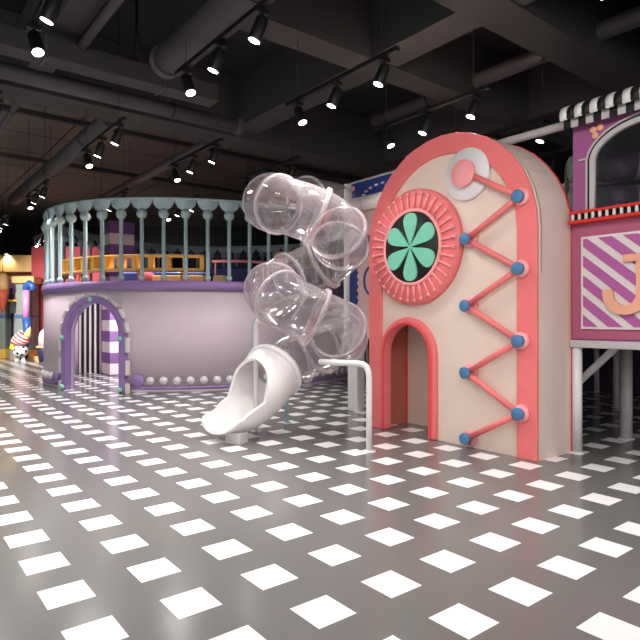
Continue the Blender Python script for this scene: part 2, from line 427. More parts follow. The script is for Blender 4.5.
# white target disc
mb = MB(); mb.lathe((-1.07, 0, 3.865), (0, -1, 0), [(0, .37), (.055, .37), (.065, .36), (.065, .0)], 48); wd = mb.build('target_disc', WHITEM, arch)
mb = MB(); mb.lathe((-1.07, -.065, 3.86), (0, -1, 0), [(0, .16), (.05, .16), (.05, .195), (.085, .195), (.09, .19), (.09, 0)], 40); mb.build('target_hub', PINK, wd)
# zigzag
nodes = [(-.21, 3.395), (-1.03, 2.935), (-.21, 2.465), (-1.03, 2.0), (-.21, 1.53), (-1.03, 1.06), (-.21, .59), (-1.03, .135)]
chain = [(-1.0, 3.85)]+nodes
for (x0, z0), (x1, z1) in zip(chain[:-1], chain[1:]):
    mb = MB(); mb.cyl((x0, -.1, z0), (x1, -.1, z1), .041, 14); mb.build('zigzag_rod', CORAL2, arch)
for i, (x, z) in enumerate(nodes):
    y0 = -.045 if i % 2 == 0 else 0
    mb = MB(); mb.lathe((x, y0, z), (0, -1, 0), [(0, .118), (.03, .118), (.045, .105), (.05, .06), (.08, .05)], 28); w = mb.build('washer', PINK, arch)
    mb = MB(); mb.lathe((x, -.075, z), (0, -1, 0), [(0, .07), (.085, .084), (.09, .08), (.09, 0)], 24); mb.build('blue_knob', BLUE, w)

# ------------------------------------------------------------------ raised playhouse behind the arch
ph = empty('raised_playhouse', O, RZ, 'raised magenta playhouse on white columns with arched window and striped letter board', 'playhouse')
# local: x along the facade (right +), y = .8 is the facade plane
PX0, PX1 = .03, 2.05; PZ0, PZ1 = 1.53, 4.46
win_o = archpts(.24, 1.78, 3.2, 3.88, 24, .47)
plate('front_panel', [(PX0, PZ0), (PX1, PZ0), (PX1, PZ1), (PX0, PZ1)], [win_o], .80, .88, MAG, ph)
mb = MB(); mb.box((1.04, .79, 2.36), (2.02, .02, 1.62)); mb.build('lower_facing', MAGD, ph)
def wring(o0, o1, y0, y1, m, name, par):
    mb = MB()
    mb.strip(archpts(.24+o0, 1.78-o0, 3.2, 3.88, 28, .47-o0), archpts(.24+o1, 1.78-o1, 3.2, 3.88, 28, .47-o1), y0, y1, True)
    return mb.build(name, m, par)
wf = wring(.0, -.02, .76, .84, GREYW, 'window_frame', ph)
wring(.035, .0, .775, .84, BLACK, 'frame_gap', wf)
wring(.09, .035, .755, .84, GREYW, 'inner_frame', wf)
mb = MB(); mb.box((.19, .775, 3.93), (.12, .05, .02)); mb.build('frame_bracket', GREYW, wf)
plate('pane', archpts(.3, 1.72, 3.2, 3.88, 24, .4), [], .815, .825, PANE, wf)
# sill balustrade
mb = MB(); mb.box((1.03, .74, 3.225), (1.98, .14, .035)); mb.box((1.03, .72, 3.095), (1.98, .18, .04)); sb = mb.build('sill_rails', RED, ph, .006)
mb = MB(); mb.box((1.03, .775, 3.16), (1.96, .02, .1)); mb.build('sill_back', BLACK, sb)
for i in range(22):
    mb = MB(); mb.cyl((.08+i*.089, .70, 3.11), (.08+i*.089, .70, 3.21), .02, 10); mb.build('sill_baluster', WHITEM, sb)
# letter board
BX0, BX1, BZ0, BZ1 = .165, 1.95, 1.68, 2.90
mb = MB(); mb.box(((BX0+BX1)/2, .765, (BZ0+BZ1)/2), (BX1-BX0, .03, BZ1-BZ0)); bd = mb.build('letter_board', IVORY, ph, .004)
mb = MB()
def clip_band(c0, c1, x0, x1, z0, z1, sl):
    # polygon of the region c0 <= z + sl*x <= c1 inside the rectangle
    P = [(x0, z0), (x1, z0), (x1, z1), (x0, z1)]
    for c, s in ((c0, 1), (c1, -1)):
        Q = []
        for i in range(len(P)):
            a, b = P[i], P[(i+1) % len(P)]
            da = s*(a[1]+sl*a[0]-c); db = s*(b[1]+sl*b[0]-c)
            if da >= 0: Q.append(a)
            if (da >= 0) != (db >= 0):
                tt = da/(da-db); Q.append((a[0]+(b[0]-a[0])*tt, a[1]+(b[1]-a[1])*tt))
        P = Q
        if not P: return []
    return P
k = -3
for k in range(-1, 16):
    top = 1.87+k*.262+.84*(BX0+.03)
    poly = clip_band(top-.15, top, BX0+.03, BX1-.03, BZ0+.03, BZ1-.03, .84)
    if len(poly) >= 3: mb.prism(poly, .744, .75)
mb.build('board_stripes', STR, bd)
# letter J
def jshape():
    xl, xr = .80, .955; zt = 2.615; cx = .66; ro = .295; ri = .14; zc = 1.865+.26
    P = [(.645, zt), (.645, zt-.09), (xl, zt-.09), (xl, zc)]
    for i in range(1, 12):
        a = -i*PI/2/12*1.9; P.append((cx+ri*math.cos(a), zc+ri*math.sin(a)*1.0))
    P.append((cx-ri-.01, zc+.06)); P.append((cx-.265, zc+.06))
    Q = []
    for i in range(0, 15):
        a = PI+i*PI/14; Q.append((cx+(.265 if a < 1.5*PI else ro)*math.cos(a), zc+.26*math.sin(a)))
    P += Q+[(xr, zt-.09), (1.11, zt-.09), (1.11, zt)]
    return P
plate('letter', [(x+.075, z) for x, z in jshape()], [], .69, .744, PEACH, bd)
# flower ornament
mb = MB()
for x, z in ((.31, 4.30), (.40, 4.31), (.335, 4.22)): mb.lathe((x, .80, z), (0, -1, 0), [(0, .045), (.02, .045), (.03, .03), (.03, 0)], 16)
mb.build('blossom_ornament', PEACH, ph)
# beams, deck, columns
mb = MB(); mb.box((1.03, .83, 1.48), (2.04, .16, .1)); mb.build('deck_edge_beam', GREYW, ph, .01)
mb = MB(); mb.box((-3.8, .83, 1.48), (1.42, .16, .1)); mb.build('deck_edge_beam', GREYW, ph, .01)
mb = MB(); mb.box((-1.22, 4.42, 1.48), (6.5, 7.0, .09)); mb.build('deck', PLUM, ph)
mb = MB(); mb.cyl((-4.5, .95, 4.52), (2.0, .95, 4.52), .06, 16); mb.build('top_rail', GREYW, ph)
for (x, y, r, m) in ((.075, .83, .062, WHITEM), (.06, 2.33, .085, GREYW), (-1.43, 5.35, .06, LAV), (1.9, .9, .062, WHITEM), (.3, 5.35, .06, LAV), (-2.9, 7.6, .06, LAV), (1.9, 3.8, .085, GREYW)):
    mb = MB(); mb.cyl((x, y, 0), (x, y, 1.44), r, 20); mb.lathe((x, y, 0), (0, 0, 1), [(0, r+.03), (.012, r+.03), (.02, r)], 20); mb.build('column', m, ph)
mb = MB(); mb.box((-4.42, .9, .72), (.28, .2, 1.44)); mb.build('square_column', WHITEM, ph, .01)
mb = MB(); mb.box((-4.0, 1.35, .72), (.2, .16, 1.44)); mb.build('square_column', WHITEM, ph, .01)
mb = MB(); mb.cyl((-4.2, 1.0, 0), (-4.2, 1.0, 1.44), .028, 12); mb.lathe((-4.2, 1.0, 0), (0, 0, 1), [(0, .05), (.02, .05), (.03, .028)], 14); mb.build('chrome_post', CHROME, ph)
mb = MB(); mb.box((-1.3, 7.95, 2.2), (6.3, .12, 4.4)); mb.build('rear_wall', PLUM, ph)
mb = MB(); mb.box((2.05, 4.4, 3.0), (.08, 7.0, 2.9)); mb.build('side_wall', PLUM, ph)
mb = MB(); mb.prism([(-.5, .62), (-.38, .62), (.42, 1.43), (.3, 1.43)], 1.3, 1.36); mb.build('stair_stringer', WHITEM, ph)
# interior frame seen through the window
mb = MB(); mb.box((1.05, 2.2, 3.0), (.16, .16, 2.9)); mb.box((.4, 2.2, 3.95), (3.2, .12, .12)); mb.box((1.05, 3.4, 4.0), (.12, 2.5, .12)); mb.build('inner_frame_posts', mat('dim grey steel', (140, 132, 136), .5), ph)
# awning
AW0 = .0; sw = .099
mats2 = [WHITEM, BLACK, GREYW]
mb = MB()
for i in range(21):
    x0 = AW0+i*sw; x1 = x0+sw*.97
    mb.mi = i % 2
    prof = [(.80, 4.64), (.70, 4.66), (.60, 4.64), (.53, 4.59), (.50, 4.53), (.505, 4.455)]
    up = [mb.bm.verts.new((x0, y, z)) for y, z in prof]; lo = [mb.bm.verts.new((x1, y, z)) for y, z in prof]
    up2 = [mb.bm.verts.new((x0, y+.02, z-.02)) for y, z in prof]; lo2 = [mb.bm.verts.new((x1, y+.02, z-.02)) for y, z in prof]
    for j in range(5):
        mb._f([up[j], lo[j], lo[j+1], up[j+1]], True); mb._f([up2[j], lo2[j], lo2[j+1], up2[j+1]], True)
        mb._f([up[j], up[j+1], up2[j+1], up2[j]]); mb._f([lo[j], lo[j+1], lo2[j+1], lo2[j]])
    mb._f([up[5], lo[5], lo2[5], up2[5]]); mb._f([up[0], lo[0], lo2[0], up2[0]])
aw = mb.build('striped_awning', mats2, ph)
mb = MB()
for i in range(21):
    mb.mi = 1 if i % 2 == 0 else 2  # grey instead of white puts the inset row's shade into the colour
    x = AW0+(i+.5)*sw; mb.box((x, .62, 4.41), (sw*.97, .02, .13))
mb.build('awning_valance', mats2, aw)
# left end bay behind the slide: navy sign, white roll, opening, lower wave panel
LX0, LX1 = -4.52, -3.09
ROSEP = mat('pale rose panel paint', (214, 178, 176), .6)
mb = MB(); mb.box(((LX0+LX1)/2, .85, 2.84), (LX1-LX0, .06, 2.62)); mb.build('bay_panel', ROSEP, ph)
NV = mat('deep blue sign paint', (32, 52, 120), .5)
mb = MB(); mb.box(((LX0+LX1)/2, .84, 4.33), (LX1-LX0, .1, .37)); sg = mb.build('sign_frame', GREYW, ph, .01)
mb = MB(); mb.box(((LX0+LX1)/2+.05, .785, 4.33), (LX1-LX0-.1, .02, .28)); mb.build('sign_face', NV, sg)
mb = MB()
for i in range(11):
    a = PI*i/10; mb.box((-3.55-.55*math.cos(a), .765, 4.14+.2*math.sin(a)), (.07, .02, .035))
mb.build('sign_arc', GREYW, sg)
mb = MB(); mb.lathe((-4.37, .775, 4.38), (0, -1, 0), [(0, .05), (.02, .05), (.02, 0)], 16); mb.build('sign_dot', PINK, sg)
mb = MB(); mb.cyl((-4.5, .72, 4.02), (-3.09, .72, 4.02), .13, 20); mb.build('white_roll', WHITEM, ph)
mb = MB(); mb.prism([(-4.5, 3.03), (-4.5, 3.32), (-4.35, 3.42), (-3.9, 3.42), (-3.9, 3.03)], .80, .825); mb.lathe((-4.30, .8, 3.16), (0, -1, 0), [(0, .06), (.02, .06), (.02, 0)], 16); mb.build('blue_gable', mat('slate violet paint', (96, 92, 138), .6), ph)
mb = MB(); pts = [(-4.5, 1.6)]
for i in range(40):
    pts.append((-4.29+.03*math.sin(i*PI/2), 1.6+i*.034))
pts += [(-4.5, 2.93)]
mb.prism(pts, .80, .825); mb.build('wavy_navy_strip', NV, ph)
mb = MB(); th = [2*PI*i/32 for i in range(32)]
mb.strip([(-3.86+.22*math.cos(a), 2.55+.26*math.sin(a)) for a in th], [(-3.86+.25*math.cos(a), 2.55+.3*math.sin(a)) for a in th], .80, .825, closed=True); mb.build('navy_ring', NV, ph)
mb = MB(); mb.box((-4.56, .78, 3.0), (.07, .1, 3.0)); mb.build('corner_post', WHITEM, ph)
MVP = mat('mauve side panel', (190, 140, 168), .6)
mb = MB(); mb.box((-4.5, 1.5, 2.2), (.05, 1.2, 1.4)); mb.build('mauve_side_panel', MVP, ph)
mb = MB(); mb.box((-4.5, 1.5, 3.75), (.05, 1.2, .9)); mb.build('cream_side_panel', IVORY, ph)

# rollers
for z, lab in ((3.93, 'upper'), (3.45, 'lower')):
    r = empty('padded_roller', O+V*-.4+U*1.45+Vector((0, 0, z+.1)), 0, '%s of two grey-green padded rollers with dark band behind the arched window' % lab, 'roller', 'padded rollers in the playhouse')
    d = (V*.62+U*.5); d.normalize(); cl = 1.3
    mb = MB(); mb.lathe((0, 0, 0), d, [(0, .12), (.04, .19), (.1, .2), (.5, .2)], 24); mb.build('pad', ROLLG, r)
    mb = MB(); mb.lathe(d*.5, d, [(0, .2), (.4, .2)], 24); mb.build('dark_band', ROLLP, r)
    mb = MB(); mb.lathe(d*.9, d, [(0, .2), (.3, .2), (.38, .17), (.41, .08)], 24); mb.build('pad', ROLLG, r)
    mb = MB(); mb.cyl(-d*.0, -Vector((0, 0, 1))*(z+.1-1.54)*1.0+Vector((0, 0, 0)), .03, 10); mb.build('stand', PIPE, r)

# ------------------------------------------------------------------ lavender drum
CL = Vector((-4, 18, 0)); CR = Vector((-4, 19.8, 0))
def outline_raw(th):
    # th = 0 front, + to the right, - to the left
    if 0 <= th <= PI/2: return Vector((-4+5.8*math.sin(th), 19.8-5.8*math.cos(th), 0))
    if th > PI/2: return Vector((-4+5.8*math.sin(th), 19.8-3.7*math.cos(th), 0))
    if th >= -PI/2: return Vector((-4+4*math.sin(th), 18-4*math.cos(th), 0))
    return Vector((-4+4*math.sin(th), 18-5.5*math.cos(th), 0))
RAW = [outline_raw(-PI+2*PI*i/1440) for i in range(1441)]
ACC = [0.0]
for i in range(1440): ACC.append(ACC[-1]+(RAW[i+1]-RAW[i]).length)
S0 = ACC[720]                                    # arc length of the front point
TOT = ACC[-1]
def on(s, off=0.0):
    """point at arc length s from the front point (right positive), moved outward by off; returns point, tangent, outward normal"""
    t = (s+S0) % TOT
    lo, hi = 0, 1440
    while hi-lo > 1:
        m = (lo+hi)//2
        if ACC[m] <= t: lo = m
        else: hi = m
    f = (t-ACC[lo])/(ACC[lo+1]-ACC[lo]); p = RAW[lo].lerp(RAW[lo+1], f)
    a = RAW[(lo-3) % 1440]; b = RAW[(lo+4) % 1440]; tg = (b-a).normalized(); nm = Vector((tg.y, -tg.x, 0))
    return p+nm*off, tg, nm
drum = empty('drum_playhouse', (-4, 18, 0), 0, 'large round pale lavender play drum with purple arched door and scalloped crown', 'play drum')
DO = Vector((-4, 18, 0))
def ringband(name, m, z0, z1, o0, o1, s0=0, s1=None, N=160, par=None, bevel=0, hole=None):
    """closed or partial wall following the outline, offset o0 (inner) to o1 (outer)"""
    s1 = TOT if s1 is None else s1
    full = abs(s1-s0-TOT) < 1e-6
    ss = [s0+(s1-s0)*i/N for i in range(N+1)]
    if hole:
        hs0, hs1, fn = hole
        extra = [hs0-1e-4, hs0+1e-4]+[hs0+(hs1-hs0)*(1-math.cos(PI*i/28))/2 for i in range(1, 28)]+[hs1-1e-4, hs1+1e-4]
        ss = sorted([s for s in ss if not (hs0-.02 < s < hs1+.02)]+extra)
    mb = MB(); rows = []
    for s in ss:
        zb = fn(s) if hole and hs0 < s < hs1 else z0
        a = on(s, o0)[0]-DO; b = on(s, o1)[0]-DO
        rows.append([mb.bm.verts.new((a.x, a.y, zb)), mb.bm.verts.new((b.x, b.y, zb)), mb.bm.verts.new((b.x, b.y, z1)), mb.bm.verts.new((a.x, a.y, z1))])
    if full: rows[-1] = rows[0]
    for i in range(len(rows)-1):
        A, B = rows[i], rows[i+1]
        for k in range(4): mb._f([A[k], A[(k+1) % 4], B[(k+1) % 4], B[k]], k in (1, 3))
    if not full: mb._f(rows[0]); mb._f(rows[-1][::-1])
    return mb.build(name, m, par or drum)
# door
dc = Vector((-5.49, 14.35, 0))
best = min(range(-400, 0), key=lambda i: (on(i*.01)[0]-dc).length); SD = best*.01+.07
HW = .85; DS = 1.40; AW_ = HW
def doorz(s):
    d = abs(s-SD); return DS+math.sqrt(max(0, HW*HW-d*d))*1.0
sL, sR = SD-HW, SD+HW
def hole_fn(s): return doorz(s)
ringband('drum_wall', LAV, 0, 2.56, -.14, 0, SD-TOT/2, SD+TOT/2-1e-3, 200, hole=(sL, sR, hole_fn))
ringband('rim_band', PURP, 2.53, 2.765, -.16, .04)
ringband('base_moulding', PURP, .09, .15, 0, .035, sR+.16, sR+TOT-2*HW-.32, 180)
ringband('plinth', LAV, 0.0, .09, 0, .02, sR+.16, sR+TOT-2*HW-.32, 180)
# deck
mb = MB(); P = [on(i*TOT/96, -.17)[0]-DO for i in range(96)]
A = [mb.bm.verts.new((p.x, p.y, 2.55)) for p in P]; B = [mb.bm.verts.new((p.x, p.y, 2.62)) for p in P]
mb._f(A); mb._f(B); mb.bridge(A, B, False); mb.build('drum_deck', PURPD, drum)
# portal, local frame: x along the chord, y inward
p0, tg, nm = on(SD)
pa = on(sL-.14)[0]; pb = on(sR+.14)[0]; ch = (pb-pa).normalized(); prz = math.atan2(ch.y, ch.x)
chord_c = (pa+pb)/2
port = empty('portal', chord_c-DO, prz, parent=drum)
PH = (pb-pa).length/2
inn = archpts(-HW+.02, HW-.02, 0, DS, 28); out = archpts(-HW-.14, HW+.14, 0, DS, 28)
mb = MB(); mb.strip(inn, out, -.15, .17, True); mb.build('portal_arch', PURP, port, .012)
bricks = [(j*.36, .25) for j in range(-4, 5)]
for j in (-1, 1):
    bricks += [(j*(PI/2*(HW+.2)+.22+q*.56), .36) for q in range(3)]
for sx, bl in bricks:
    arc = PI/2*(HW+.2)
    if abs(sx) <= arc: a = sx/(HW+.2); x, z, rot = (HW+.2)*math.sin(a), DS+(HW+.2)*math.cos(a), a
    else: x = math.copysign(HW+.2, sx); z = DS-(abs(sx)-arc); rot = PI/2
    mb = MB(); mb.box((0, 0, 0), (bl, .12, .08)); b = mb.build('edge_brick', IVORY, port, .012)
    b.location = (x, -.08, z); b.rotation_euler = (0, rot, 0)
GB = mat('mint glass ball', (150, 210, 190), .15, coat=.6)
for x, z in ((0, DS+HW+.06), (-HW-.06, DS-.06), (HW+.06, DS-.06), (-HW-.06, .09), (HW+.06, .09)):
    mb = MB(); mb.sphere((x, -.2, z), .065, 16, 10); mb.build('portal_ball', GB, port)
# purple discs and knobs along the foot
def knob(s, r, m, name, z=.30):
    p, t_, n_ = on(s)
    mb = MB(); mb.lathe(p-DO+Vector((0, 0, z)), n_, [(0, r), (.05, r), (.07, r*.86), (.07, 0)], 24)
    if r < .12: mb.lathe(p-DO+Vector((0, 0, z))+n_*.07, n_, [(0, r*.45), (.015, r*.4), (.015, 0)], 16)
    return mb.build(name, m, drum)
knob(sR+.42, .16, PURP, 'purple_disc'); knob(sL-.56, .16, PURP, 'purple_disc')
for i in range(24): knob(sR+.72+i*.325, .098, WHITEM, 'foot_knob')
for i in range(4): knob(sL-.9-i*.325, .098, WHITEM, 'foot_knob')
# crown of balusters and scallops
def makebal():
    mb = MB(); mb.lathe((0, 0, 2.765), (0, 0, 1), [(0, .055), (.03, .05), (1.62, .05), (1.7, .03)], 14); b = mb.build('baluster', MINTG, drum)
    mb = MB(); mb.sphere((0, 0, 2.85), .082, 16, 10); mb.build('lower_ball', MINTG, b)
    mb = MB(); mb.sphere((0, 0, 4.43), .132, 20, 12); mb.build('upper_ball', MINTG, b)
    return b
def makescal():
    w = .27; mb = MB(); rows = []
    for rr, yy in ((0, -.03), (.07, -.035), (.08, -.018), (.13, -.022), (.14, -.006), (.19, -.01), (.2, .004), (.272, 0)):
        rows.append([mb.bm.verts.new((rr*math.cos(a), yy, -rr*math.sin(a)*1.02)) for a in [PI*i/20 for i in range(21)]])
    for A, B in zip(rows[:-1], rows[1:]): mb.bridge(A, B, True, False)
    back = [mb.bm.verts.new((.272*math.cos(a), .03, -.272*math.sin(a)*1.02)) for a in [PI*i/20 for i in range(21)]]
    mb.bridge(rows[-1], back, True, False); mb._f(back)
    return mb.build('scallop', MINTG, drum)
PH0 = min(range(-400, 400), key=lambda i: abs(309.1+568.2*on(i*.005, -.06)[0].x/on(i*.005, -.06)[0].y-141.9))*.005
bal0 = makebal(); sc0 = makescal()
NB = int(round(TOT/.54)); ph0 = PH0
import itertools
for i in range(NB):
    s = i*TOT/NB+ph0
    if s > TOT/2: s -= TOT
    p, t_, n_ = on(s, -.06)
    b = bal0 if i == 0 else copy_tree(bal0, drum)
    b.location = (p-DO); b.rotation_euler = (0, 0, 0)
    c = sc0 if i == 0 else copy_tree(sc0, drum)
    c.location = on(s, -.02)[0]-DO+Vector((0, 0, 4.79)); c.rotation_euler = (math.radians(0), 0, math.atan2(t_.y, t_.x))
ringband('crown_hoop', MINTG, 4.78, 4.83, -.06, .01)
# inner guard rail, a boxy orange ladder
rs0, rs1 = -5.8, 1.42
ringband('guard_shelf', ORNG, 3.42, 3.47, -.75, -.42, rs0, rs1, 60)
ringband('guard_shelf', ORNG, 3.06, 3.12, -.75, -.42, rs0, rs1, 60)
ringband('guard_backing', ORND, 3.12, 3.42, -.76, -.73, rs0, -1.6, 40)
for i in range(16):
    s = rs0+.05+i*(rs1-rs0-.1)/15; p, t_, n_ = on(s, -.585)
    mb = MB(); mb.box((0, 0, 3.27), (.1, .3, .31)); g = mb.build('guard_slat', ORNG, drum); g.location = p-DO; g.rotation_euler = (0, 0, math.atan2(t_.y, t_.x))
for i in range(6):
    s = rs0+.1+i*1.3; p, t_, n_ = on(s, -.7); mb = MB(); mb.cyl(p-DO+Vector((0, 0, 2.6)), p-DO+Vector((0, 0, 3.08)), .03, 10); mb.build('guard_post', ORND, drum)
# inner column: striped, square
cc = Vector((-6.38, 18.2, 0))
column = empty('striped_column', cc, 0, 'square column banded purple and ivory standing inside the lavender drum', 'column')
hb = .335
for nm_, m_, par_ in (('purple_band', PURPD, 0), ('ivory_band', IVORY, 1)):
    mb = MB()
    for k in range(14):
        if k % 2 == 1-par_:
            c = U*.4-V*.4; mb.box((c.x, c.y, .35*k+.215), (.8, .8, .35), ANG)
    mb.build(nm_, m_, column)
mb = MB(); c = U*.4-V*.4; mb.box((c.x, c.y, .02), (.78, .78, .04), ANG); mb.box((c.x, c.y, 4.96), (.84, .84, .04), ANG); mb.build('end_plates', PURPD, column)
# black and white striped screen
scr = empty('striped_screen', (-8.0, 19.15, 0), 0, 'tall screen of vertical black and white stripes seen through the purple door', 'screen')
mb = MB(); mb.box((.6, .03, 1.25), (1.4, .05, 2.5)); mb.build('white_backing', IVORY, scr)
mb = MB()
for k in range(8): mb.box((.03+.171*k, -.005, 1.25), (.088, .03, 2.5))
mb.build('black_stripes', BLACK, scr)
# lamp under the drum deck
lamp = empty('ceiling_lamp', (-5.2, 16.6, 2.55), 0, 'round lamp on the underside of the deck inside the lavender drum', 'lamp')
mb = MB(); mb.lathe((0, 0, 0), (0, 0, -1), [(0, .2), (.05, .2), (.06, .18)], 28); mb.build('lamp_body', WHITEM, lamp)
mb = MB(); mb.lathe((0, 0, -.06), (0, 0, -1), [(0, .17), (.01, .165), (.01, 0)], 28); mb.build('diffuser', LENS, lamp)
ld = bpy.data.lights.new('drum bulb', 'POINT'); ld.energy = 420; ld.shadow_soft_size = .15; ld.color = (1, .96, .92)
lo = bpy.data.objects.new('lamp_bulb', ld); COL.objects.link(lo); lo.parent = lamp; lo.location = (0, 0, -.25)

# things on the drum deck (right half)
def thing_mesh(mb, name, m, label, cat, bevel=0, group=None, loc=None):
    o = mb.build(name, m, None, bevel, loc=loc); return tag(o, label, cat, group)
mb = MB(); mb.box((0, 0, .42), (3.6, .5, .84)); thing_mesh(mb, 'soft_play_block', NAVY, 'long navy blue padded block on the drum deck behind the balusters', 'play block', .05, loc=(-1.35, 18.2, 2.63))
hr = empty('pink_handrail', (-3.0, 17.6, 2.63), 0, 'pink curved handrail crossing above the navy block on the drum deck', 'handrail')
mb = MB(); mb.tube([(0, 0, .98), (.8, -.15, .97), (1.6, -.2, .93), (2.4, -.15, .86), (3.2, 0, .76)], .045, 10); mb.build('rail', PINK, hr)
for x, y, z in ((.1, 0, .97), (1.6, -.2, .92), (3.1, 0, .77)):
    mb = MB(); mb.cyl((x, y, 0), (x, y, z), .025, 10); mb.build('post', PINK, hr)
mb = MB(); mb.box((0, 0, .12), (1.35, .4, .24)); thing_mesh(mb, 'padded_step', mat('pale yellow vinyl', (236, 204, 130), .6), 'pale yellow padded step below the orange guard rail', 'step', .03, loc=(-3.5, 15.35, 2.75))
mb = MB(); mb.box((0, 0, .12), (.35, .35, .24)); thing_mesh(mb, 'padded_cube', mat('pale yellow vinyl', (236, 204, 130), .6), 'small pale yellow padded cube right of the yellow step', 'cube', .03, loc=(-2.4, 15.4, 2.75))
mb = MB(); mb.box((0, 0, .25), (2.6, .35, .5)); thing_mesh(mb, 'soft_bolster', NAVY, 'dark navy padded bolster under the orange guard rail on the drum deck', 'bolster', .06, loc=(-4.0, 15.95, 2.63))
mb = MB(); mb.sphere((0, 0, .24), .24, 20, 12); thing_mesh(mb, 'play_ball', MAROON, 'dark red ball between the two right posts of the orange guard rail', 'ball', loc=(-4.4, 15.5, 2.63))
pan = empty('timber_panel_screen', (-.1, 19.0, 2.63), -.15, 'tall tan timber slat screen with yellow header behind the tube slide', 'screen')
for i in range(4):
    mb = MB(); mb.box((i*.34, 0, .62), (.26, .05, 1.24)); mb.build('slat', TAN, pan, .008)
mb = MB(); mb.box((-.1, -.02, 1.35), (1.9, .08, .22)); mb.build('header', SAND, pan, .01)
mb = MB(); mb.lathe((-.75, -.06, 1.1), (0, -1, 0), [(0, .22), (.05, .22), (.06, .18), (.06, 0)], 28); mb.build('red_disc', RED, pan)
mb = MB(); mb.cyl((-.75, 0, 0), (-.75, 0, 1.3), .04, 10); mb.build('post', TAN, pan)

# ------------------------------------------------------------------ far left background
def X(px, Y): return (px-309.1)*Y/568.2
def Z(py, Y): return 1.804-(py-319.7)*Y/568.2
YB = 27.0
bw_ = MB(); bw_.box((-14.4, YB+.35, 2.42), (7.6, .2, 4.84)); tag(bw_.build('wall_far', ROSE), kind='structure')
sof = MB(); sof.box((-15.0, YB-.2, 4.42), (4.2, .8, .78)); o = sof.build('bulkhead', SAND, None, .02); tag(o, 'sand yellow lit bulkhead across the top of the far left back wall', 'bulkhead')
for i, x in enumerate((-15.0, -14.0)):
    r = empty('wall_washer', (x, YB-.75, 4.98), 0, ('left' if i == 0 else 'right')+' of two small lamps washing the sand yellow bulkhead', 'lamp', 'bulkhead lamps')
    mb = MB(); mb.lathe((0, 0, 0), (0, .2, -1), [(0, .06), (.14, .08), (.14, .07)], 16); mb.build('lamp_body', FIX, r)
    mb = MB(); mb.lathe(Vector((0, .028, -.14)), (0, .2, -1), [(0, .065), (.01, .065)], 16); mb.build('lens', LENS, r)
    ld = bpy.data.lights.new('washer', 'SPOT'); ld.energy = 140; ld.spot_size = 2.2; ld.spot_blend = 1; ld.shadow_soft_size = .05; ld.color = (1, .85, .6)
    lo = bpy.data.objects.new('washer_bulb', ld); COL.objects.link(lo); lo.parent = r; lo.location = (0, .06, -.2); lo.rotation_euler = (math.radians(25), 0, 0)
# maroon panel running beside the drum
mb = MB(); mb.box((-10.95, YB-.55, 2.6), (3.85, .25, 5.2)); o = mb.build('maroon_partition', MAROON, None, .02); tag(o, 'tall maroon partition wall between the sage counters and the drum', 'partition')
def backbox(name, x0, x1, z0, z1, y, d, m, label, cat, bevel=.015):
    mb = MB(); mb.box((0, 0, (z1-z0)/2), (x1-x0, d, z1-z0)); return thing_mesh(mb, name, m, label, cat, bevel, loc=((x0+x1)/2, y, z0))
def cabinet(x0, x1, z1, y, label, top):
    r = empty('sage_cabinet', ((x0+x1)/2, y, 0), 0, label, 'cabinet'); w = x1-x0
    mb = MB(); mb.box((0, 0, .22), (w+.1, .75, .44)); mb.build('plinth', ORNG, r, .02)
    mb = MB(); mb.box((0, 0, (z1+.44)/2), (w, .6, z1-.44)); mb.build('carcass', SAGE, r, .02)
    mb = MB(); mb.box((0, -.05, 1.95), (w+.06, .64, .1)); mb.build('blue_worktop', BLUE, r, .01)
    mb = MB(); mb.box((0, -.06, 2.05), (w+.06, .66, .07)); mb.build('mauve_worktop', PURP, r, .01)
    mb = MB(); mb.box((0, -.1, z1+.15), (w+.25, .75, .3)); mb.build('header', top, r, .02)
    return r
cabinet(-15.5, -14.15, 3.3, YB-.25, 'left sage green cabinet with orange plinth at the far left edge', ORNG)
cabinet(-13.2, -12.45, 3.45, YB-1.1, 'right sage green cabinet with sand yellow header beside the maroon partition', SAND)
mb = MB(); mb.box((0, 0, 1.5), (.8, .1, 3.0)); ws = mb.build('window_screen', mat('pale blue grey panel', (176, 180, 196), .5), loc=(-13.68, YB-.2, 0)); tag(ws, 'pale grey screen with tall black slots behind the striped statue', 'screen')
for x in (-.3, .1):
    mb = MB(); mb.box((x, -.06, 1.45), (.15, .03, 1.3)); mb.build('black_slot', BLACK, ws)
sh = empty('toy_shelf', (-13.62, YB-.75, 2.68), 0, 'small orange shelf with purple back board above the striped statue', 'shelf')
mb = MB(); mb.box((0, 0, 0), (.85, .35, .08)); mb.build('shelf_board', ORNG, sh, .01)
mb = MB(); mb.box((0, .16, .5), (.7, .04, .95)); mb.build('back_board', PURP, sh, .01)
mb = MB(); mb.lathe((-.14, -.02, .04), (0, 0, 1), [(0, .1), (.2, .12), (.32, .05), (.5, .09), (.62, .02)], 16); o = mb.build('toy_bottle', NAVY); o.location = (-13.62, YB-.75, 2.68); tag(o, 'navy blue curvy ornament on the small orange shelf', 'ornament')
mb = MB(); mb.lathe((.16, -.02, .04), (0, 0, 1), [(0, .08), (.25, .1), (.45, .04), (.66, .07), (.75, .02)], 16); o = mb.build('toy_cone', SAND); o.location = (-13.62, YB-.75, 2.68); tag(o, 'sand yellow slim ornament on the small orange shelf', 'ornament')
pd_ = empty('hanging_drop', (-13.75, YB-1.5, 3.9), 0, 'long drop-shaped pendant, tan above and rust red below, at far left', 'pendant')
mb = MB(); mb.lathe((0, 0, .0), (0, 0, -1), [(0, .03), (.1, .2), (.45, .26), (.75, .27)], 20); mb.build('tan_top', TAN, pd_)
mb = MB(); mb.lathe((0, 0, -.75), (0, 0, -1), [(0, .27), (.4, .22), (.8, .12), (1.05, .01)], 20); mb.build('rust_tip', mat('rust paint', (176, 78, 58), .6), pd_)
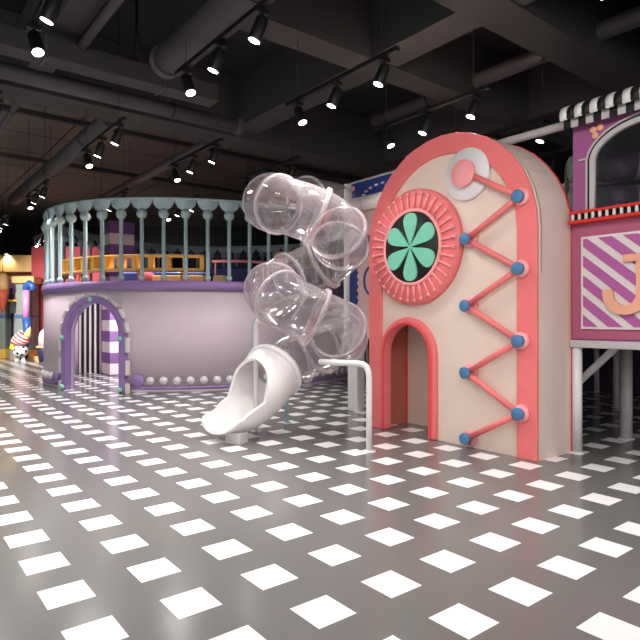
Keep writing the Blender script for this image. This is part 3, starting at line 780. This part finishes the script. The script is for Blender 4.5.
mb = MB(); mb.cyl((0, 0, 0), (0, 0, .1), .02, 8); mb.cyl((0, 0, 0), (0, 0, 3.3), .01, 6); mb.build('cord', BLACK, pd_)
# curvy pipe
cp = empty('curved_play_pipe', (-12.45, YB-2.0, 0), 0, 'upright pipe, blue hooked top and base with pink middle, behind the statue', 'pipe')
mb = MB(); mb.tube([(0, 0, 1.9), (0, 0, 3.1)], .15, 16); mb.build('pink_length', mat('mauve pink plastic', (206, 140, 196), .4), cp)
mb = MB(); mb.tube([(0, 0, 3.1), (.02, 0, 3.3), (.15, -.05, 3.4), (.3, -.05, 3.3), (.33, -.05, 3.1)], .15, 16); mb.build('blue_hook', mat('royal blue plastic', (44, 84, 160), .4), cp)
mb = MB(); mb.tube([(0, 0, 1.9), (.06, 0, 1.4), (.02, 0, .9), (-.1, 0, .5), (-.1, 0, 0)], .17, 16); mb.build('blue_base', MATS['royal blue plastic'], cp)
# striped statue (generic figure)
def striped(name, ca, cb, sc, ang):
    m = bpy.data.materials.new(name); m.use_nodes = True; nt = m.node_tree; N = nt.nodes; L = nt.links
    tc = N.new('ShaderNodeTexCoord'); mp = N.new('ShaderNodeMapping'); mp.inputs['Rotation'].default_value = ang
    w = N.new('ShaderNodeTexWave'); w.inputs['Scale'].default_value = sc; cr = N.new('ShaderNodeValToRGB'); cr.color_ramp.interpolation = 'CONSTANT'
    cr.color_ramp.elements[0].color = ca; cr.color_ramp.elements[1].color = cb; cr.color_ramp.elements[1].position = .5
    L.new(tc.outputs['Object'], mp.inputs[0]); L.new(mp.outputs[0], w.inputs['Vector']); L.new(w.outputs['Fac'], cr.inputs[0]); L.new(cr.outputs[0], N['Principled BSDF'].inputs['Base Color'])
    return m
def dotted():
    m = bpy.data.materials.new('white with black spots'); m.use_nodes = True; nt = m.node_tree; N = nt.nodes; L = nt.links
    tc = N.new('ShaderNodeTexCoord'); v = N.new('ShaderNodeTexVoronoi'); v.inputs['Scale'].default_value = 5.5
    cr = N.new('ShaderNodeValToRGB'); cr.color_ramp.interpolation = 'CONSTANT'
    cr.color_ramp.elements[0].color = (.01, .01, .01, 1); cr.color_ramp.elements[1].color = (.85, .85, .85, 1); cr.color_ramp.elements[1].position = .38
    L.new(tc.outputs['Object'], v.inputs['Vector']); L.new(v.outputs['Distance'], cr.inputs[0]); L.new(cr.outputs[0], N['Principled BSDF'].inputs['Base Color'])
    return m
YS = 25.0
stt = empty('striped_statue', (-12.35, 24.3, 0), 0, 'small statue with red and white striped head and black-spotted white body', 'statue')
mb = MB(); mb.lathe((0, 0, .28), (0, 0, 1), [(0, .12), (.05, .3), (.25, .38), (.45, .32), (.55, .16)], 24); mb.build('body', dotted(), stt)
for x in (-.15, .15):
    mb = MB(); mb.lathe((x, 0, 0), (0, 0, 1), [(0, .13), (.06, .14), (.15, .08), (.4, .09)], 14); mb.build('leg', WHITEM, stt)
mb = MB(); mb.lathe((0, 0, .82), (0, 0, 1), [(0, .1), (.08, .36), (.25, .44), (.42, .36), (.6, .2), (.78, .05)], 24); mb.build('striped_head', striped('red and white stripes', rgb(214, 40, 44), rgb(240, 236, 230), 2.2, (0, 1.0, 0)), stt)
mb = MB(); mb.lathe((.28, .05, 1.2), (.35, 0, 1), [(0, .15), (.2, .17), (.45, .1), (.6, .01)], 14); mb.build('cream_ear', SAND, stt)
mb = MB(); mb.lathe((-.35, -.1, .6), (0, 0, 1), [(0, .1), (.12, .14), (.28, .1), (.3, .02)], 14); mb.build('yellow_cup', mat('bright yellow', (236, 214, 40), .5), stt)
stt.scale = (.85, .85, .85)
mb = MB(); mb.box((0, 0, .05), (.75, .6, .1)); mb.box((0, 0, .15), (.65, .5, .1)); o = mb.build('beige_step', [SAND], None, .01, loc=(-12.0, 25.2, 0)); tag(o, 'low sand coloured step between the statue and the navy tub', 'step')
tub = empty('planter_tub', (-11.25, 24.3, 0), 0, 'navy tapered tub with tan rim beside the left edge of the drum', 'tub')
mb = MB(); mb.lathe((0, 0, 0), (0, 0, 1), [(0, .26), (.02, .28), (.6, .38), (.62, .36)], 24); mb.build('tub_body', mat('dark navy plastic', (34, 36, 66), .5), tub)
mb = MB(); mb.lathe((0, 0, .6), (0, 0, 1), [(0, .4), (.06, .41), (.08, .38)], 24); mb.build('tub_rim', TAN, tub)
mb = MB(); mb.lathe((0, 0, .68), (0, 0, 1), [(0, .3), (.35, .3), (.6, .24), (.75, .1), (.78, .02)], 20); o = mb.build('pink_bundle', LAV); o.location = (-11.25, 24.3, 0); tag(o, 'pale pink rounded bundle standing in the navy tub', 'bundle')

# ------------------------------------------------------------------ tube slide
sl = empty('tube_slide', (-.05, 8.95, 0), 0, 'spiral slide of clear acrylic tubes ending in a white open chute', 'slide')
SO = Vector((-.05, 8.95, 0))
def cat(P, n=14):
    Q = []
    for i in range(1, len(P)-2):
        a, b, c, d = P[i-1], P[i], P[i+1], P[i+2]
        for k in range(n):
            t = k/n; Q.append(.5*((2*b)+(c-a)*t+(2*a-5*b+4*c-d)*t*t+(3*b-a-3*c+d)*t**3))
    Q.append(P[-2]); return Q
KN = [(.62, 10.75, 3.86), (.38, 10.2, 3.85), (-.05, 9.72, 3.8), (-.45, 9.3, 3.72), (-.60, 8.85, 3.62), (-.33, 8.5, 3.50), (.12, 8.38, 3.32), (.42, 8.62, 3.16),
      (.50, 9.0, 2.98), (.28, 9.38, 2.76), (-.14, 9.42, 2.55), (-.48, 9.2, 2.38), (-.56, 8.8, 2.22), (-.32, 8.5, 2.05), (.10, 8.38, 1.84), (.42, 8.62, 1.68),
      (.48, 9.02, 1.52), (.28, 9.42, 1.38), (-.02, 9.6, 1.24), (-.32, 9.5, 1.12), (-.56, 9.26, .98)]
KV = [Vector(k)-SO for k in KN]
KV = [KV[0]*2-KV[1]]+KV+[KV[-1]*2-KV[-2]]
path = cat(KV, 8)
TR = .415
cuts = [0, 16, 30, 37, 48, 57, 64, 73, 84, 94, 101, 112, 121, 128, 138, 148, len(path)-1]
def frame_at(i):
    return (path[min(i+1, len(path)-1)]-path[max(i-1, 0)]).normalized()
for a, b in zip(cuts[:-1], cuts[1:]):
    mb = MB(); mb.tube(path[a:b+1], TR, 40, cap=False); mb.build('tube_section', ACRYL, sl)
for c in cuts[1:]:
    t_ = frame_at(c)
    mb = MB(); mb.lathe(path[c]-t_*.03, t_, [(0, TR+.005), (0.0, TR+.045), (.06, TR+.045), (.06, TR+.005)], 44)
    # drop the cap discs so the ring stays open
    bmesh.ops.delete(mb.bm, geom=[f for f in mb.bm.faces if len(f.verts) > 4], context='FACES')
    mb.build('flange_ring', ACRYLF, sl)
# white chute
CP = [Vector(k)-SO for k in ((-.56, 9.26, .98), (-.68, 9.08, .85), (-.82, 8.90, .70), (-.98, 8.74, .585), (-1.12, 8.6, .51), (-1.23, 8.5, .47), (-1.3, 8.42, .46), (-1.36, 8.35, .47))]
CP = cat([CP[0]*2-CP[1]]+CP+[CP[-1]*2-CP[-2]], 26)
nC = len(CP); mb = MB(); rows = []
def sm(a, b, x):
    t = max(0, min(1, (x-a)/(b-a))); return t*t*(3-2*t)
for i, p in enumerate(CP):
    f = i/(nC-1); t_ = (CP[min(i+1, nC-1)]-CP[max(i-1, 0)]).normalized()
    side = t_.cross(Vector((0, 0, 1))).normalized(); up = side.cross(t_)
    ph_ = math.acos(max(-.99999, min(1, -1+1.02*max(0, min(1, (f-.18)/.25)))))*(1-.2*sm(.44, .9, f))
    r = .45-.03*sm(.3, 1, f)
    k = 1.0 if f < .84 else math.sqrt(max(.0, 1-((f-.84)/.1605)**2))
    flat = 1-.22*sm(.4, 1, f)
    row = []
    for j in range(41):
        a = (-1+2*j/40)*ph_*k
        row.append(mb.bm.verts.new(p+side*(r*math.sin(a))-up*(r*math.cos(a))*flat+up*(0)))
    rows.append(row)
for A, B in zip(rows[:-1], rows[1:]): mb.bridge(A, B, True, False)
chute = mb.build('chute', WHITE, sl, solid=.045)
mb_ = chute.modifiers.new('b', 'BEVEL'); mb_.width = .018; mb_.segments = 3; mb_.limit_method = 'ANGLE'; mb_.angle_limit = 1.0
t_ = (CP[1]-CP[0]).normalized()
mb = MB(); mb.lathe(CP[0]-t_*.02, t_, [(0, .44), (0, .5), (.05, .51), (.1, .5), (.1, .44)], 44)
bmesh.ops.delete(mb.bm, geom=[f for f in mb.bm.faces if len(f.verts) > 4], context='FACES')
mb.build('chute_collar', WHITE, sl)
def loc(p): return Vector(p)-SO
mb = MB(); mb.box(loc((-1.06, 8.3, .08)), (.27, .2, .16), -.5); mb.build('chute_foot', GREYW, sl, .01)
# supports
def support(pts, r, m, name):
    P = [loc(p) for p in pts]
    mb = MB(); mb.tube(P, r, 16); mb.lathe(P[0], (0, 0, 1), [(0, r+.05), (.015, r+.05), (.02, r)], 20); return mb.build(name, m, sl)
bend = [(.82, 7.77, 0), (.82, 7.77, .6), (.82, 7.77, 1.02), (.81, 7.775, 1.1), (.785, 7.79, 1.16), (.74, 7.81, 1.19), (.66, 7.86, 1.2), (.4, 8.0, 1.2), (.15, 8.15, 1.2)]
support(bend, .042, WHITEM, 'bent_support_pole')
support([(-.86, 9.2, 0), (-.86, 9.2, 1.6), (-.86, 9.2, 1.72), (-.83, 9.18, 1.78), (-.7, 9.12, 1.8)], .042, WHITEM, 'rear_support_pole')
support([(-.95, 9.75, 0), (-.95, 9.75, 1.72), (-.93, 9.74, 1.8), (-.85, 9.7, 1.84), (-.6, 9.5, 1.84)], .032, MINTG, 'green_support_pole')
support([(-.39, 9.9, 0), (-.39, 9.9, 1.3)], .04, MINTG, 'green_support_pole')

# ------------------------------------------------------------------ light
w = bpy.data.worlds.new('world'); scene.world = w; w.use_nodes = True
bg = w.node_tree.nodes['Background']; bg.inputs[0].default_value = (1, .98, .97, 1); bg.inputs[1].default_value = 1.1

cam = bpy.data.cameras.new('camera'); co = bpy.data.objects.new('camera', cam); COL.objects.link(co)
co.location = (0, 0, 1.804); co.rotation_euler = (PI/2, 0, 0)
cam.sensor_width = 36; cam.lens = 568.2/640*36; cam.shift_x = (320-309.1)/640; cam.shift_y = (319.7-320)/640
cam.clip_end = 200
scene.camera = co
vs = scene.view_settings; vs.view_transform = 'Standard'; vs.look = 'None'; vs.exposure = 0; vs.gamma = 1; vs.use_curve_mapping = False
